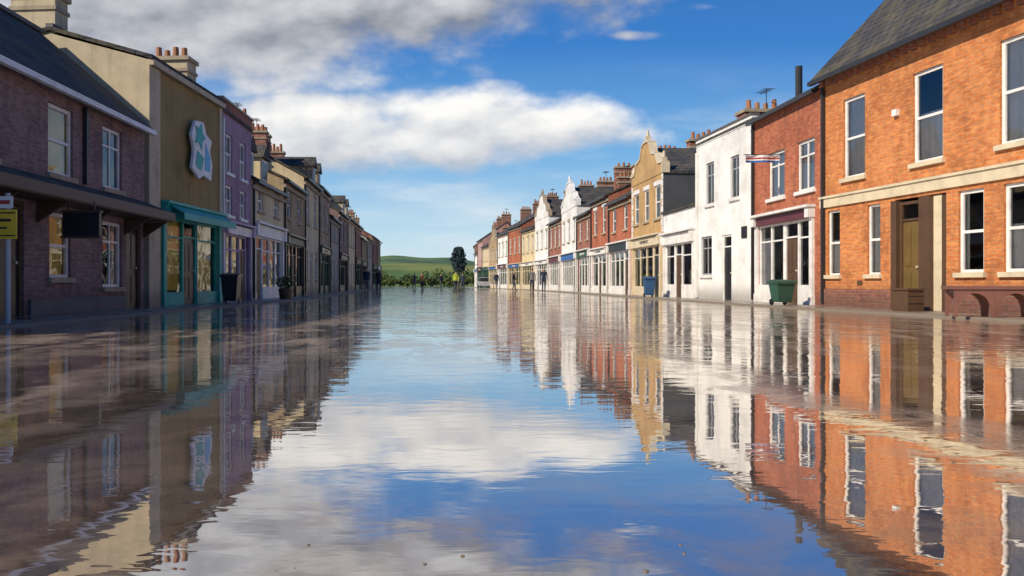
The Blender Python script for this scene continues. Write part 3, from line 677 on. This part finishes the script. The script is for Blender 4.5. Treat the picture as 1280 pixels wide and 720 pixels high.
person(-5.6, 55, 0, NAVY, GRYC); person(-5.2, 60, 3, BLACKP, NAVY, .12); person(-.8,90,1,NAVY,NAVY)

def car(x, y, rot, mat):
    b = item('parked_car', at(x,y,rot))
    b.prism('body', mat, [(-2.05,.3),(-1.95,.75),(-1.2,.88),(1.75,.92),(2.05,.8),(2.1,.3)], -.85, .85)
    b.prism('cabin', BLACKP, [(-1.15,.885),(-.5,1.38),(1.1,1.42),(1.7,.925)], -.72, .72)
    b.prism('roof', mat, [(-.5,1.385),(1.08,1.425),(1.02,1.47),(-.42,1.44)], -.7, .7)
    for wx in (-1.3,1.3):
        for wy in (-.87,.7): b.prism('wheels', BLACKP, [(wx+.32*math.cos(i*.5236),.32+.32*math.sin(i*.5236)) for i in range(12)], wy, wy+.17)
    b.box('lamps', WHITE, -2.07,-1.99,-.75,-.45,.6,.72); b.box('lamps', WHITE, -2.07,-1.99,.45,.75,.6,.72)
    b.finish()
car(5.0, 108, math.pi/2+.1, paint('silver_car_paint',(.4,.4,.42),.25))

# ------------------------------------------------------------------ world
EL, AZ = math.radians(36), math.radians(-122)   # sun left and behind the camera
w = bpy.data.worlds.new("World"); sc.world = w; w.use_nodes = True; nt = w.node_tree
w.cycles.sampling_method = 'MANUAL'; w.cycles.sample_map_resolution = 256
bg = nt.nodes['Background']; bg.inputs[1].default_value = .12
sky = nt.nodes.new('ShaderNodeTexSky'); sky.sky_type='NISHITA'; sky.sun_disc=False; sky.sun_elevation=EL; sky.sun_rotation=AZ; sky.air_density=1; sky.dust_density=.6; sky.ozone_density=2
tc = nt.nodes.new('ShaderNodeTexCoord'); s = nt.nodes.new('ShaderNodeSeparateXYZ'); L(nt, tc.outputs['Generated'], s.inputs[0])
yy = Mth(nt,'MAXIMUM', s.outputs[1], .08); U = Mth(nt,'DIVIDE', s.outputs[0], yy); V = Mth(nt,'DIVIDE', s.outputs[2], yy)
ELL = [(-.34,.375,.38,.125,1.5),(-.02,.385,.26,.08,1.25),(-.44,.30,.18,.08,1.2),(-.22,.30,.18,.045,.9),(-.17,.182,.18,.05,1.4),(.03,.195,.18,.047,1.35),(.16,.185,.15,.024,.7),
       (.38,.345,.12,.010,.35),(.24,.31,.06,.010,.2),(-.03,.262,.06,.02,.3),(-.13,.25,.07,.018,.4),(.3,.46,.5,.04,.4),(-.6,.2,.2,.1,.5)]
def dens(du, dv, full=True):
    u = Mth(nt,'ADD',U,du); v = Mth(nt,'ADD',V,dv)
    cb = nt.nodes.new('ShaderNodeCombineXYZ'); L(nt,u,cb.inputs[0]); L(nt,Mth(nt,'MULTIPLY',v,1.7),cb.inputs[1]); cb.inputs[2].default_value = .0
    n = noise(nt, cb.outputs[0], 6.5, 6 if full else 4, .53)
    e = None
    for cu,cv,ru,rv,am in ELL:
        a = Mth(nt,'DIVIDE',Mth(nt,'SUBTRACT',u,cu),ru); c = Mth(nt,'DIVIDE',Mth(nt,'SUBTRACT',v,cv),rv)
        q = Mth(nt,'SUBTRACT', am, Mth(nt,'ADD',Mth(nt,'MULTIPLY',a,a),Mth(nt,'MULTIPLY',c,c)))
        e = q if e is None else Mth(nt,'MAXIMUM',e,q)
    e = Mth(nt,'MINIMUM', Mth(nt,'MAXIMUM',e,-1.6), 1.25)
    return Mth(nt,'ADD', e, Mth(nt,'MULTIPLY',Mth(nt,'SUBTRACT',n,.5),4.2))
d0 = dens(0,0); d1 = dens(-.012,.026, False)
alpha = SS(nt, d0, -.15, .95)
lit = Mth(nt,'ADD', Mth(nt,'MULTIPLY',Mth(nt,'SUBTRACT',d0,d1),.62), .46, clamp=True)
hi = SS(nt, V, .24, .33)
dkc = MixC(nt, hi, (4.3,4.6,5.2), (2.1,2.3,2.75)); ltc = MixC(nt, hi, (8.3,8.2,8.0), (5.8,5.9,6.2))
cloud = MixC(nt, lit, dkc, ltc)
ramp = nt.nodes.new('ShaderNodeValToRGB'); L(nt, Mth(nt,'MULTIPLY',V,2.0,clamp=True), ramp.inputs[0])
cr = ramp.color_ramp; cr.elements[0].position=0; cr.elements[0].color=(.64,.72,.75,1); cr.elements[1].position=1; cr.elements[1].color=(.012,.105,.36,1)
for p_, c_ in ((.12,(.44,.63,.76)),(.32,(.14,.38,.68)),(.6,(.024,.175,.53))):
    el = cr.elements.new(p_); el.color=(*c_,1)
rampx = MixC(nt, 1.0, ramp.outputs[0], (9.6,9.6,9.6), 'MULTIPLY')
base = MixC(nt, .12, rampx, sky.outputs[0])
wn = nt.nodes.new('ShaderNodeCombineXYZ'); L(nt,U,wn.inputs[0]); L(nt,Mth(nt,'MULTIPLY',V,5),wn.inputs[1])
wis = Mth(nt,'MULTIPLY', SS(nt, noise(nt, wn.outputs[0], 3.2, 5, .55), .42,.7), .6)
base = MixC(nt, Mth(nt,'MULTIPLY', wis, SS(nt,V,.3,.1)), base, (7.2,7.4,7.5))
L(nt, MixC(nt, alpha, base, cloud), bg.inputs[0])

sun = bpy.data.lights.new('sun','SUN'); sun.energy = 5.0; sun.angle = math.radians(.5); sun.color=(1,.89,.73)
so = bpy.data.objects.new('sun', sun); sc.collection.objects.link(so)
dv = Vector((math.sin(AZ)*math.cos(EL), math.cos(AZ)*math.cos(EL), math.sin(EL)))
so.rotation_euler = dv.to_track_quat('Z','Y').to_euler()

cam = bpy.data.cameras.new('camera'); co = bpy.data.objects.new('camera', cam); sc.collection.objects.link(co); sc.camera = co
co.location = (0,0,.65); co.rotation_euler = (math.radians(90),0,0)
cam.sensor_width = 36; cam.lens = 36*1000/1280; cam.shift_x = 80/1280; cam.shift_y = -6/1280; cam.clip_end = 6000; cam.clip_start=.05
sc.view_settings.view_transform='Standard'; sc.view_settings.look='None'; sc.view_settings.exposure=0
